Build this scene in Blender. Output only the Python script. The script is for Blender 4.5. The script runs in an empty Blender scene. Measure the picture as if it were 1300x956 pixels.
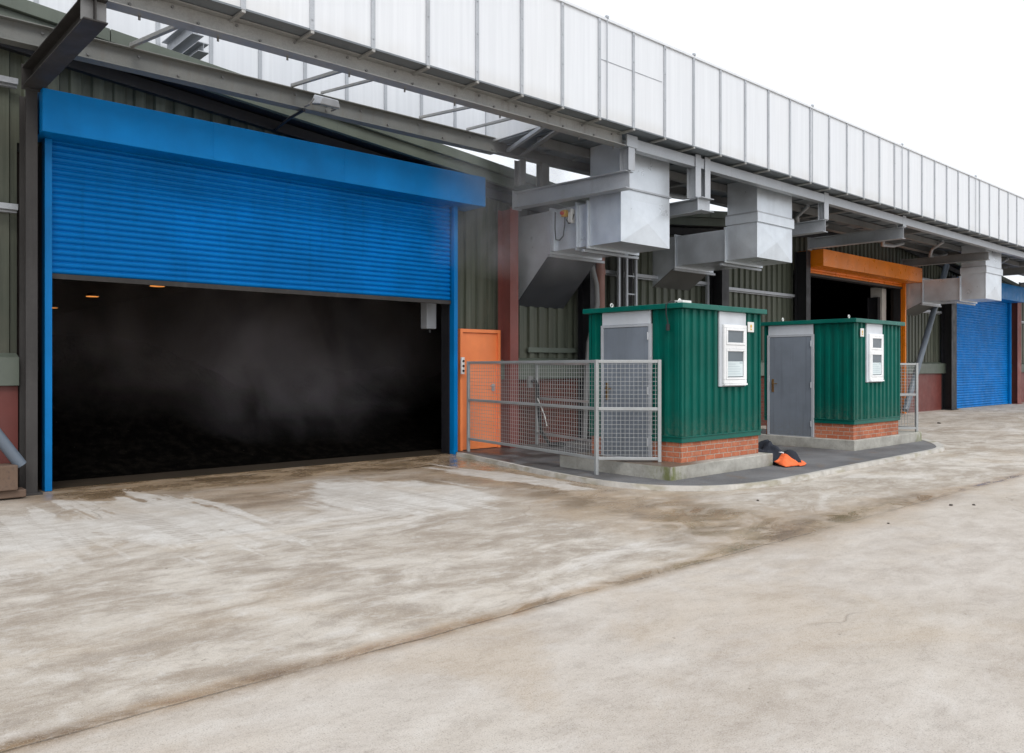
import bpy, bmesh, math, random
from mathutils import Vector, Matrix
random.seed(7)
S = bpy.context.scene
C = S.collection
R = math.radians

# ------------------------------------------------------------------ camera
cd = bpy.data.cameras.new('camera'); cam = bpy.data.objects.new('camera', cd); C.objects.link(cam)
cam.location = (0, 0, 1.6); cam.rotation_euler = (R(90), 0, R(-42.1))
cd.sensor_width = 36; cd.lens = 28.8; cd.shift_y = -12/1300; cd.clip_start = .1; cd.clip_end = 2000
S.camera = cam

# ------------------------------------------------------------------ world, sun, exposure
SUN_EL, SUN_AZ = R(48), R(205)            # azimuth clockwise from +Y: the light comes over the photographer
w = bpy.data.worlds.new('World'); S.world = w; w.use_nodes = True
nt = w.node_tree; nt.nodes.clear()
sky = nt.nodes.new('ShaderNodeTexSky'); sky.sky_type = 'NISHITA'; sky.sun_disc = False
sky.sun_elevation = SUN_EL; sky.sun_rotation = SUN_AZ; sky.dust_density = 4; sky.air_density = 1.5
hs = nt.nodes.new('ShaderNodeHueSaturation'); hs.inputs['Saturation'].default_value = .35
mx = nt.nodes.new('ShaderNodeMixRGB'); mx.inputs['Fac'].default_value = .62
mx.inputs['Color2'].default_value = (9.6, 10.0, 10.6, 1)
bg = nt.nodes.new('ShaderNodeBackground'); bg.inputs['Strength'].default_value = .125
wo = nt.nodes.new('ShaderNodeOutputWorld')
nt.links.new(sky.outputs[0], hs.inputs['Color']); nt.links.new(hs.outputs[0], mx.inputs['Color1'])
nt.links.new(mx.outputs[0], bg.inputs['Color']); nt.links.new(bg.outputs[0], wo.inputs[0])
sl = bpy.data.lights.new('sun', 'SUN'); sl.energy = 1.1; sl.angle = R(25); sl.color = (1, .97, .93)
so = bpy.data.objects.new('sun', sl); C.objects.link(so)
sd = Vector((math.sin(SUN_AZ)*math.cos(SUN_EL), math.cos(SUN_AZ)*math.cos(SUN_EL), math.sin(SUN_EL)))
so.rotation_euler = sd.to_track_quat('Z', 'Y').to_euler(); so.location = (0, 0, 30)
S.view_settings.view_transform = 'Standard'; S.view_settings.look = 'None'
S.view_settings.exposure = .22; S.view_settings.gamma = 1; S.view_settings.use_curve_mapping = False
S.render.engine = 'CYCLES'
cy = S.cycles
cy.use_denoising = True
cy.max_bounces = 8; cy.diffuse_bounces = 4; cy.volume_bounces = 1; cy.volume_max_steps = 96; cy.volume_step_rate = 1.5

# ------------------------------------------------------------------ node helpers
class G:
    """tiny shader graph builder"""
    def __init__(s, name):
        s.m = bpy.data.materials.new(name); s.m.use_nodes = True
        s.t = s.m.node_tree; s.t.nodes.clear()
        s.out = s.n('ShaderNodeOutputMaterial')
        s._pos = None
    def n(s, t, **k):
        x = s.t.nodes.new(t)
        for a, b in k.items(): setattr(x, a, b)
        return x
    def put(s, sock, v):
        if v is None: return
        if isinstance(v, bpy.types.NodeSocket): s.t.links.new(v, sock)
        elif isinstance(v, (tuple, list)) and len(v) == 3 and sock.type == 'RGBA': sock.default_value = (*v, 1)
        else: sock.default_value = v
    def pos(s):
        if s._pos is None: s._pos = s.n('ShaderNodeNewGeometry').outputs['Position']
        return s._pos
    def xyz(s):
        q = s.n('ShaderNodeSeparateXYZ'); s.put(q.inputs[0], s.pos()); return q.outputs
    def math(s, op, a, b=None, c=None, clamp=False):
        x = s.n('ShaderNodeMath', operation=op, use_clamp=clamp)
        s.put(x.inputs[0], a); s.put(x.inputs[1], b)
        if c is not None: s.put(x.inputs[2], c)
        return x.outputs[0]
    def add(s, a, b): return s.math('ADD', a, b)
    def sub(s, a, b): return s.math('SUBTRACT', a, b)
    def mul(s, a, b): return s.math('MULTIPLY', a, b)
    def mx(s, a, b): return s.math('MAXIMUM', a, b)
    def mn(s, a, b): return s.math('MINIMUM', a, b)
    def ss(s, v, lo, hi, a=0., b=1.):
        x = s.n('ShaderNodeMapRange', interpolation_type='SMOOTHSTEP')
        s.put(x.inputs[0], v); s.put(x.inputs[1], lo); s.put(x.inputs[2], hi); s.put(x.inputs[3], a); s.put(x.inputs[4], b)
        return x.outputs[0]
    def vec(s, x, y, z):
        q = s.n('ShaderNodeCombineXYZ'); s.put(q.inputs[0], x); s.put(q.inputs[1], y); s.put(q.inputs[2], z); return q.outputs[0]
    def scaled(s, k, off=(0, 0, 0), rot=(0, 0, 0), v=None):
        q = s.n('ShaderNodeMapping'); s.put(q.inputs[0], v if v is not None else s.pos())
        q.inputs['Scale'].default_value = k if isinstance(k, (tuple, list)) else (k, k, k)
        q.inputs['Location'].default_value = off; q.inputs['Rotation'].default_value = rot
        return q.outputs[0]
    def noise(s, k, detail=4, rough=.55, dist=0, off=(0, 0, 0), rot=(0, 0, 0)):
        q = s.n('ShaderNodeTexNoise'); s.put(q.inputs['Vector'], s.scaled(k, off, rot))
        q.inputs['Scale'].default_value = 1; q.inputs['Detail'].default_value = detail
        q.inputs['Roughness'].default_value = rough; q.inputs['Distortion'].default_value = dist
        return q.outputs[0]
    def mix(s, f, a, b, mode='MIX'):
        q = s.n('ShaderNodeMixRGB', blend_type=mode); s.put(q.inputs[0], f); s.put(q.inputs[1], a); s.put(q.inputs[2], b)
        return q.outputs[0]
    def bsdf(s, col, rough=.6, metal=0., bump=None, bdist=.01, bstr=.5, spec=.5, coat=None):
        b = s.n('ShaderNodeBsdfPrincipled')
        s.put(b.inputs['Base Color'], col); s.put(b.inputs['Roughness'], rough); s.put(b.inputs['Metallic'], metal)
        s.put(b.inputs['Specular IOR Level'], spec)
        if coat: s.put(b.inputs['Coat Weight'], coat)
        if bump is not None:
            u = s.n('ShaderNodeBump'); s.put(u.inputs['Height'], bump); u.inputs['Distance'].default_value = bdist
            u.inputs['Strength'].default_value = bstr; s.t.links.new(u.outputs[0], b.inputs['Normal'])
        s.t.links.new(b.outputs[0], s.out.inputs[0])
        return s.m

def sc(c, k): return tuple(min(1, x*k) for x in c)

def paint(name, c, rough=.4, dirt=.25, dirtc=(.09, .08, .07), metal=0., streak=True, vary=.12, spec=.5):
    g = G(name)
    n1 = g.noise(1.3, 5); n2 = g.noise((9, 9, .6), 4, .6); n3 = g.noise(22, 3)
    col = g.mix(g.ss(n1, .3, .7), sc(c, 1-vary), sc(c, 1+vary))
    d = g.ss(g.add(g.mul(n2, .75 if streak else 0.), g.mul(n3, .25 if streak else 1.)), .5, .75, 0, dirt)
    col = g.mix(d, col, dirtc)
    return g.bsdf(col, g.ss(g.noise(4, 4), .3, .7, rough-.08, rough+.1), metal, g.noise(60, 2), .0015, .3, spec=spec)

def galv(name, c, metal=.55, rough=.42, dirt=.25, stain=(.16, .13, .1), sp_=.2, k=70):
    g = G(name)
    v = g.n('ShaderNodeTexVoronoi'); g.put(v.inputs['Vector'], g.scaled(k)); v.inputs['Scale'].default_value = 1
    sp = g.n('ShaderNodeSeparateColor'); g.put(sp.inputs[0], v.outputs['Color'])
    f = g.add(g.mul(sp.outputs[0], sp_), g.mul(g.noise(2.2, 5), 1-sp_))
    col = g.mix(g.ss(f, .3, .75), sc(c, .88), sc(c, 1.08))
    d = g.ss(g.noise((6, 6, 1.1), 5, .65), .52, .75, 0, dirt)
    col = g.mix(d, col, stain)
    return g.bsdf(col, g.ss(f, .3, .7, rough-.06, rough+.14), metal, g.noise(1.6, 2), .012, .25)

def splashed(name, c, z0, z1, rough=.38):
    """ribbed coated sheet: rain streaks, scuffs, mud thrown up on its lower part"""
    g = G(name); x, y, z = g.xyz()
    col = g.mix(g.ss(g.noise(1.3, 5), .3, .7), sc(c, .88), sc(c, 1.12))
    col = g.mix(g.ss(g.noise((16, 16, .5), 5, .65), .52, .72, 0, .35), col, sc(c, .55))
    col = g.mix(g.ss(g.noise((9, 9, 1.2), 6, .7, off=(3, 0, 0)), .60, .75, 0, .16), col, sc(c, 1.6))
    sp = g.mul(g.ss(g.add(z, g.mul(g.noise((7, 7, 3), 5, .7), -.5)), z0-.25, z1-.25, 1, 0), g.ss(g.noise(18, 6, .75), .38, .62))
    col = g.mix(g.mul(sp, .22), col, (.17, .15, .11))
    return g.bsdf(col, g.ss(g.noise(5, 4), .3, .7, rough-.05, rough+.15), 0, g.noise((3, 3, 1), 3), .006, .35, spec=.18)

M = {}
M['blue'] = paint('blue_paint', (.0, .172, .48), .36, .14, (.0, .10, .26), spec=.18)
M['blue_slat'] = paint('blue_slat_paint', (.0, .172, .52), .4, .3, (.0, .08, .19), spec=.12)
M['orange'] = paint('orange_paint', (.74, .20, .008), .33, .08, (.4, .11, .01))
M['salmon'] = paint('salmon_orange_paint', (.95, .26, .085), .45, .12, (.5, .17, .07))
M['green'] = splashed('green_plastisol', (.0, .092, .070), .55, 1.05)
M['trim'] = paint('green_trim', (.0, .105, .08), .35, .12, (.03, .11, .09), spec=.35)
M['doorgrey'] = splashed('grey_door_paint', (.175, .20, .235), .3, .8, .42)
M['framegrey'] = paint('pale_grey_paint', (.40, .42, .45), .4, .15, (.25, .24, .22))
M['panelgrey'] = paint('panel_grey', (.55, .58, .62), .42, .12, (.3, .3, .3))
M['upvc'] = paint('white_upvc', (.82, .83, .84), .3, .08, (.45, .43, .38))
M['maroon'] = paint('maroon_paint', (.16, .042, .035), .5, .3, (.07, .04, .03))
M['redsteel'] = paint('oxide_red_steel', (.20, .06, .05), .5, .3, (.09, .05, .04))
M['brownpipe'] = paint('brown_pipe', (.22, .1, .075), .45, .2)
M['darksteel'] = paint('dark_grey_steel', (.058, .055, .054), .55, .3, (.12, .115, .11), spec=.12)
M['blacksteel'] = paint('black_steel', (.012, .012, .015), .5, .2, (.05, .05, .05))
M['olive'] = paint('olive_flashing', (.115, .135, .11), .45, .2, (.07, .08, .06))
M['timber'] = paint('brown_timber', (.13, .085, .06), .8, .4, (.05, .035, .03), streak=False)
M['bluegrey'] = paint('blue_grey_pipe', (.13, .16, .2), .42, .2)
M['rubber'] = paint('black_rubber', (.015, .015, .017), .55, .3, (.05, .05, .05))
M['paper'] = paint('notice_paper', (.60, .68, .70), .6, .05)
M['print'] = paint('faded_print', (.38, .46, .50), .6, .05)
M['white'] = paint('white_plastic', (.72, .72, .70), .4, .1)
M['red'] = paint('red_plastic', (.5, .03, .015), .35, .05)
M['yellow'] = paint('yellow_plastic', (.65, .38, .05), .4, .05)
M['brass'] = paint('worn_brass', (.30, .19, .08), .35, .2, metal=.7)
M['darkroof'] = paint('dark_roof_sheet', (.045, .05, .045), .6, .2)
M['inner'] = paint('dark_matte_lining', (.028, .02, .018), .9, .2, (.015, .012, .01))  # near-black matte colour for the hall walls and cabin linings
M['galv'] = galv('galvanised_steel', (.36, .36, .35), .3, .45, .4, sp_=.3)
M['galvdark'] = galv('galvanising_shade_in_colour', (.20, .205, .195), .25, .5, .4)  # darker copy of galv: the rear beam's shade is put into its colour
M['galvcool'] = galv('galvanised_cool', (.42, .44, .47), .35, .4, .18)
M['duct'] = galv('galvanised_duct_sheet', (.66, .70, .75), .45, .33, .14, (.40, .40, .41), .05, 90)
M['hooddark'] = galv('dark_hood_underside', (.075, .08, .09), .2, .45, .3, (.08, .08, .08), .05)  # dark sheet colour under the nearest hood
M['hoodmid'] = galv('mid_grey_hood_underside', (.14, .14, .135), .2, .5, .3, (.1, .09, .08), .05)  # mid grey sheet colour under the other hoods
M['barrier'] = galv('galvanised_barrier', (.37, .385, .39), .25, .5, .15)
M['wire'] = galv('galvanised_wire', (.40, .41, .41), .25, .5, .1)
M['dull'] = galv('weathered_dark_steel', (.20, .20, .20), .2, .5, .45, (.1, .08, .065))
M['soffit'] = galv('soffit_sheet', (.17, .19, .21), .2, .5, .3, (.08, .08, .08))

def m_gallery():
    g = G('white_aluminium_cladding'); x, y, z = g.xyz()
    cell = g.math('FLOOR', g.math('DIVIDE', g.sub(x, 4.71), .84))
    wn = g.n('ShaderNodeTexWhiteNoise', noise_dimensions='1D'); g.put(wn.inputs['W'], cell)
    st = g.noise((14, 14, .35), 5, .6); f = g.noise((1.1, 1.1, .8), 4)
    col = g.mix(g.ss(st, .3, .75), (.67, .69, .72), (.735, .755, .785))
    col = g.mix(g.mul(wn.outputs[0], .2), col, (.60, .63, .68))
    low = g.ss(z, 5.57, 5.85, .28, 0)
    col = g.mix(g.mul(low, g.ss(f, .35, .65)), col, (.45, .42, .36))
    return g.bsdf(col, g.ss(f, .3, .7, .36, .55), .12, g.noise((2.2, 2.2, .7), 3), .02, .3)
M['gallery'] = m_gallery()

def m_cladding():
    g = G('olive_cladding')
    st = g.noise((7, 7, .25), 5, .65); f = g.noise(.7, 5); p = g.noise(9, 4)
    col = g.mix(g.ss(st, .32, .7), (.055, .063, .044), (.115, .128, .095))
    col = g.mix(g.ss(f, .45, .75, 0, .45), col, (.13, .12, .09))
    col = g.mix(g.ss(p, .62, .75, 0, .35), col, (.035, .035, .03))
    return g.bsdf(col, .5, 0, g.noise(2, 3), .01, .3)
M['clad'] = m_cladding()

def m_brick(name, c1, c2, mortar, dark=0.):
    g = G(name); x, y, z = g.xyz()
    b = g.n('ShaderNodeTexBrick'); g.put(b.inputs['Vector'], g.vec(g.add(x, y), g.sub(z, .015), 0.))
    b.inputs['Scale'].default_value = 1; b.inputs['Brick Width'].default_value = .225; b.inputs['Row Height'].default_value = .075
    b.inputs['Mortar Size'].default_value = .007; b.inputs['Mortar Smooth'].default_value = .3; b.inputs['Bias'].default_value = 0
    g.put(b.inputs['Color1'], c1); g.put(b.inputs['Color2'], c2); g.put(b.inputs['Mortar'], mortar)
    col = g.mix(g.ss(g.noise(30, 4), .35, .7, 0, .4), b.outputs['Color'], sc(c1, .55))
    col = g.mix(g.ss(g.noise((2.5, 2.5, 2), 5), .45, .75, 0, .35+dark), col, (.06, .045, .035))
    h = g.add(g.mul(b.outputs['Fac'], -1.), g.mul(g.noise(60, 3), .3))
    return g.bsdf(col, .85, 0, h, .006, .7, spec=.25)
M['brick'] = m_brick('orange_brick', (.42, .125, .065), (.52, .19, .105), (.42, .36, .30))
M['redbrick'] = m_brick('dark_red_brick', (.115, .03, .022), (.16, .05, .035), (.11, .085, .07), .2)

def m_plinth():
    g = G('plinth_concrete'); x, y, z = g.xyz()
    col = g.mix(g.ss(g.noise(3, 6, .65), .3, .7), (.30, .29, .26), (.47, .46, .42))
    col = g.mix(g.ss(g.noise(40, 3), .55, .7, 0, .35), col, (.2, .19, .17))
    def near(px, py, r):
        dx = g.sub(x, px); dy = g.sub(y, py); d = g.math('SQRT', g.add(g.mul(dx, dx), g.mul(dy, dy)))
        return g.ss(g.add(d, g.mul(g.noise(6, 4), .5)), r*.45, r+.25, 1, 0)
    moss = g.mx(near(9.1, 6.86, .42), near(17.8, 7.0, .3))
    moss = g.mx(moss, near(11.72, 6.85, .2))
    col = g.mix(g.mul(moss, g.ss(g.noise((14, 14, 5), 4), .35, .6, .2, .85)), col, (.13, .15, .03))
    top = g.ss(z, .225, .238)
    wet = g.mul(top, g.ss(g.add(g.mul(g.sub(9.9, x), 1.2), g.noise(3, 4)), .2, .9))
    col = g.mix(wet, col, (.13, .10, .075))
    rim = g.ss(z, .04, .12, .4, 0)
    col = g.mix(g.mul(rim, g.noise(5, 4)), col, (.12, .11, .07))
    return g.bsdf(col, g.sub(.85, g.mul(wet, .5)), 0, g.noise(25, 5), .008, .5, spec=.3)
M['plinth'] = m_plinth()

def m_pave():
    g = G('dark_asphalt_path')
    col = g.mix(g.ss(g.noise(1.1, 5), .3, .7), (.10, .10, .105), (.17, .17, .175))
    sp = g.noise(80, 3)
    col = g.mix(g.ss(sp, .56, .66, 0, .7), col, (.32, .31, .30))
    col = g.mix(g.ss(sp, .44, .34, 0, .6), col, (.04, .04, .04))
    x, y, z = g.xyz()
    wet = g.mul(g.ss(g.add(y, g.noise(.8, 4)), 7.6, 8.8), g.ss(g.noise(.9, 5, off=(4, 0, 0)), .42, .58))
    col = g.mix(g.mul(wet, .75), col, (.045, .04, .035))
    col = g.mix(g.mul(g.ss(g.noise(2.6, 5, off=(3, 1, 0)), .57, .7), .5), col, (.16, .115, .08))
    return g.bsdf(col, g.sub(.85, g.mul(wet, .5)), 0, g.noise(120, 2), .006, .6, spec=.3)
M['pave'] = m_pave()

def m_kerb():
    g = G('kerb_concrete')
    col = g.mix(g.ss(g.noise(4, 6, .65), .3, .7), (.40, .38, .35), (.56, .54, .50))
    col = g.mix(g.mul(g.ss(g.noise((2.5, 2.5, 8), 5), .48, .64), .5), col, (.24, .21, .12))
    return g.bsdf(col, .85, 0, g.noise(40, 4), .005, .5, spec=.3)
M['kerb'] = m_kerb()

def m_yard():
    g = G('yard_concrete'); x, y, z = g.xyz()
    # worn concrete: large drifts, mottling, laitance, aggregate
    big = g.noise((.22, .34, 1), 5, .6, .6)
    mott = g.noise((1.1, 1.9, 1), 9, .72, .5, off=(7, 3, 0))
    blot = g.noise((3.2, 5.2, 1), 8, .74, .4, off=(2, 6, 0))
    drift = g.noise((.42, .8, 1), 7, .68, .8, off=(11, 4, 0))
    fine = g.noise(34, 6, .8); grit = g.noise(140, 2)
    far = g.ss(y, 3.9, 3.98)                               # the slab on the building side of the joint
    base_a = g.mix(g.ss(mott, .36, .62), (.335, .285, .232), (.55, .505, .445))
    base_b = g.mix(g.ss(mott, .32, .66), (.42, .372, .325), (.53, .485, .435))
    col = g.mix(far, base_b, base_a)
    col = g.mix(g.mul(g.ss(big, .42, .64), g.ss(far, 0, 1, .35, .55)), col, g.mix(far, (.385, .325, .25), (.30, .245, .19)))
    col = g.mix(g.mul(g.ss(drift, .52, .62), g.ss(far, 0, 1, .2, .6)), col, (.63, .60, .56))
    col = g.mix(g.mul(g.ss(drift, .46, .36), g.ss(far, 0, 1, .15, .42)), col, (.28, .225, .17))
    col = g.mix(g.mul(g.ss(blot, .50, .64), g.ss(far, 0, 1, .25, .42)), col, (.25, .212, .178))
    col = g.mix(g.mul(g.ss(blot, .49, .36), g.ss(far, 0, 1, .2, .4)), col, (.64, .62, .59))
    # damp brown apron before the big door with scoured dry patches and tyre drag in it
    dragn = g.noise((3.6, .26, 1), 6, .62, .3, off=(1, 2, 0))
    wob = g.mul(g.sub(g.noise((.8, .8, 1), 5, .6, .7, off=(9, 1, 0)), .5), 1.6)
    jag = g.add(g.mul(g.sub(dragn, .5), 1.0), g.mul(g.sub(g.noise((1.5, .9, 1), 7, .7, .3, off=(5, 5, 0)), .5), 1.3))
    wcol = g.mix(g.ss(g.noise((1.2, 1.8, 1), 6, .65), .35, .65), (.16, .105, .058), (.33, .25, .175))
    damp = g.mul(g.ss(g.add(y, g.mul(wob, 1.4)), 7.6, 9.4), g.mul(g.ss(x, 1.6, 3.2), g.ss(x, 10.2, 10.8, 1, 0)))
    damp = g.mul(damp, g.ss(g.noise((1.1, 1.6, 1), 7, .68, .6, off=(0, 8, 0)), .3, .56, .4, .9))
    col = g.mix(damp, col, wcol)
    def ell(cx, cy, rx, ry, k=1.):
        ex = g.mul(g.sub(x, cx), 1/rx); ey = g.mul(g.sub(y, cy), 1/ry)
        r = g.math('SQRT', g.add(g.mul(ex, ex), g.mul(ey, ey)))
        return g.ss(g.add(r, g.mul(jag, k)), .74, .98, 1, 0)
    dry = g.mx(g.mx(ell(5.8, 8.6, 1.25, 1.55), ell(3.1, 8.9, 1.0, 2.1, 2.2)), g.mx(ell(8.0, 9.0, .38, 1.9, 1.9), ell(1.6, 8.8, .9, 1.6, 1.2)))
    drycol = g.mix(g.ss(blot, .36, .64), (.66, .64, .605), (.52, .485, .44))
    chev = g.math('SINE', g.add(g.mul(y, 58.), g.mul(x, 11.)))
    drycol = g.mix(g.mul(g.ss(dragn, .50, .57), g.ss(chev, -.4, .6, .1, .55)), drycol, (.33, .29, .25))
    col = g.mix(g.mul(dry, .78), col, drycol)
    # run-off: threshold, the path down to the gutter, the gutter joint
    w1 = g.mul(g.ss(g.add(y, g.mul(wob, .8)), 10.5, 10.9), g.mul(g.ss(x, 1.2, 3.2), g.ss(x, 10, 10.6, 1, 0)))
    xc = g.add(7.05, g.add(g.mul(g.sub(y, 4.), .24), g.mul(wob, .8)))
    dd = g.math('ABSOLUTE', g.sub(x, xc))
    w2 = g.mul(g.ss(dd, .3, 1.6, 1, 0), g.mul(g.ss(y, 3.8, 4.2), g.ss(y, 11.8, 12, 1, 0)))
    gy = g.math('ABSOLUTE', g.add(g.sub(y, 3.95), g.mul(wob, .05)))
    gw = g.mul(g.ss(x, 5.6, 7.2), g.ss(x, 9.5, 12.5, 1, 0))
    gc = g.math('ABSOLUTE', g.sub(g.add(y, g.mul(wob, .10)), g.add(3.98, g.mul(gw, .16))))
    w3 = g.ss(gc, .0, g.add(.17, g.mul(gw, .46)), 1, 0)
    w3 = g.mul(w3, g.ss(g.noise((.7, .7, 1), 5, off=(1, 1, 1)), .36, .52, .55, 1))
    wet = g.mn(1., g.mx(g.mx(w1, g.mul(w2, .9)), w3))
    mod = g.ss(g.noise((1.6, 2.6, 1), 7, .7, .6), .3, .56, .4, 1)
    wetm = g.mul(g.mul(wet, mod), g.sub(1., g.mul(dry, .8)))
    wcol2 = g.mix(g.ss(g.noise((1.2, 1.8, 1), 6, .65, off=(4, 4, 0)), .35, .65), (.165, .10, .045), (.38, .26, .15))
    col = g.mix(g.mul(wetm, .92), col, wcol2)
    tint = g.ss(g.noise((.5, .7, 1), 5, .65, .5, off=(13, 2, 0)), .5, .68, 0, .28)
    col = g.mix(tint, col, (.42, .32, .21))
    # joints, cracks
    cr = g.n('ShaderNodeTexVoronoi', feature='DISTANCE_TO_EDGE')
    wv = g.n('ShaderNodeVectorMath', operation='ADD')
    nz = g.n('ShaderNodeTexNoise'); g.put(nz.inputs['Vector'], g.scaled(1.5)); nz.inputs['Scale'].default_value = 1
    sv = g.n('ShaderNodeVectorMath', operation='SCALE'); g.put(sv.inputs[0], nz.outputs['Color']); sv.inputs['Scale'].default_value = .16
    g.put(wv.inputs[0], g.scaled((.17, .21, 1), (.3, .1, 0))); g.put(wv.inputs[1], sv.outputs[0])
    g.put(cr.inputs['Vector'], wv.outputs[0]); cr.inputs['Scale'].default_value = 1
    crack = g.mul(g.ss(cr.outputs['Distance'], .0, .004, 1, 0), g.ss(g.noise(.45, 3, off=(6, 0, 0)), .5, .6))
    jn = g.mx(g.mul(g.ss(gy, .004, .014, 1, 0), g.ss(g.noise((1.4, 1.4, 1), 4), .38, .55, .25, 1)), g.ss(g.math('ABSOLUTE', g.sub(y, 11.62)), .008, .02, 1, 0))
    lines = g.mx(g.mul(crack, .45), jn)
    col = g.mix(g.mul(lines, .7), col, (.13, .10, .07))
    # aggregate speckle and mud crumbs
    col = g.mix(g.ss(fine, .52, .68, 0, .4), col, (.54, .51, .47))
    col = g.mix(g.ss(fine, .48, .34, 0, .35), col, (.2, .175, .145))
    col = g.mix(g.ss(grit, .57, .70, 0, .6), col, (.14, .12, .10))
    col = g.mix(g.ss(grit, .42, .30, 0, .45), col, (.66, .63, .58))
    col = g.mix(g.ss(g.noise(14, 2, off=(8, 8, 8)), .73, .77, 0, .55), col, (.14, .115, .09))
    rough = g.sub(g.ss(big, .3, .7, .72, .9), g.mul(wetm, g.ss(mod, .5, 1, .3, .66)))
    h = g.sub(g.add(g.mul(grit, .15), g.add(g.mul(fine, .35), g.mul(mott, .8))), g.mul(lines, 1.2))
    h = g.mul(h, g.sub(1., g.mul(wetm, .8)))
    return g.bsdf(col, rough, 0, h, .012, .55, spec=g.add(.28, g.mul(wetm, .25)))
M['yard'] = m_yard()

def m_compost():
    g = G('black_compost')
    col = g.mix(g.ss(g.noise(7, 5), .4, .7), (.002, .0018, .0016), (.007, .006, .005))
    col = g.mix(g.ss(g.noise(26, 2), .77, .80), col, (.15, .14, .12))
    return g.bsdf(col, .95, 0, g.noise(9, 5), .1, .8, spec=.02)
M['compost'] = m_compost()
def m_hallfloor():
    g = G('dirty_hall_floor')
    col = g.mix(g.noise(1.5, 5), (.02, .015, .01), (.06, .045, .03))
    return g.bsdf(col, .5, 0, g.noise(9, 4), .02, .5)
M['hall'] = m_hallfloor()
def m_glass():
    g = G('dark_window_glass')
    return g.bsdf(g.mix(g.noise(3, 2), (.06, .075, .09), (.11, .135, .155)), .06, 0, spec=1.)
M['glass'] = m_glass()
def m_lamp(name, c, k):
    g = G(name); e = g.n('ShaderNodeEmission'); e.inputs[0].default_value = (*c, 1); e.inputs[1].default_value = k
    g.t.links.new(e.outputs[0], g.out.inputs[0]); return g.m
M['lamp'] = m_lamp('sodium_lamp_lens', (1, .36, .08), .9)
def m_cloth(name, c):
    g = G(name)
    return g.bsdf(g.mix(g.noise(5, 4), sc(c, .7), sc(c, 1.15)), .85, 0, g.noise(30, 4), .01, .6)
M['navy'] = m_cloth('navy_cloth', (.016, .02, .032)); M['hivis'] = m_cloth('orange_cloth', (.95, .17, .05)); M['reflect'] = m_cloth('silver_tape', (.7, .7, .72))
M['stone'] = paint('dark_stone', (.07, .06, .05), .9, .3, streak=False)
M['block'] = paint('pale_concrete_wall', (.5, .48, .45), .8, .3, (.2, .19, .17))
def m_steam(name, dens, col, k, lo, hi, cz):
    g = G(name); x, y, z = g.xyz()
    n = g.noise((k, k, k*.7), 5, .6, 1.2)
    obj = g.n('ShaderNodeTexCoord').outputs['Generated']
    q = g.n('ShaderNodeSeparateXYZ'); g.put(q.inputs[0], obj)
    f = None
    for i in range(3):
        a = g.math('ABSOLUTE', g.sub(q.outputs[i], .5)); a = g.ss(a, .22, .5, 1, 0)
        f = a if f is None else g.mul(f, a)
    d = g.mul(g.mul(g.ss(n, lo, hi), f), dens)
    v = g.n('ShaderNodeVolumePrincipled'); g.put(v.inputs['Color'], col); g.put(v.inputs['Density'], d)
    v.inputs['Anisotropy'].default_value = .1
    g.t.links.new(v.outputs[0], g.out.inputs[1]); return g.m
M['steam_in'] = m_steam('steam_inside', .21, (.82, .72, .70), .5, .34, .70, 0)
M['steam_col'] = m_steam('steam_plume', .22, (.86, .82, .88), .8, .38, .68, 0)
M['steam_out'] = m_steam('steam_outside', .34, (.95, .95, .97), .9, .38, .72, 0)

# ------------------------------------------------------------------ object helpers
def wl(o):
    v = Vector((0, 0, 0))
    while o is not None: v += o.location; o = o.parent
    return v
def tag(o, label=None, cat=None, group=None, kind=None):
    if label: o['label'] = label
    if cat: o['category'] = cat
    if group: o['group'] = group
    if kind: o['kind'] = kind
    return o
def thing(name, loc, label, cat, group=None):
    o = bpy.data.objects.new(name, None); C.objects.link(o); o.location = loc; o.empty_display_size = .3
    return tag(o, label, cat, group)

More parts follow.
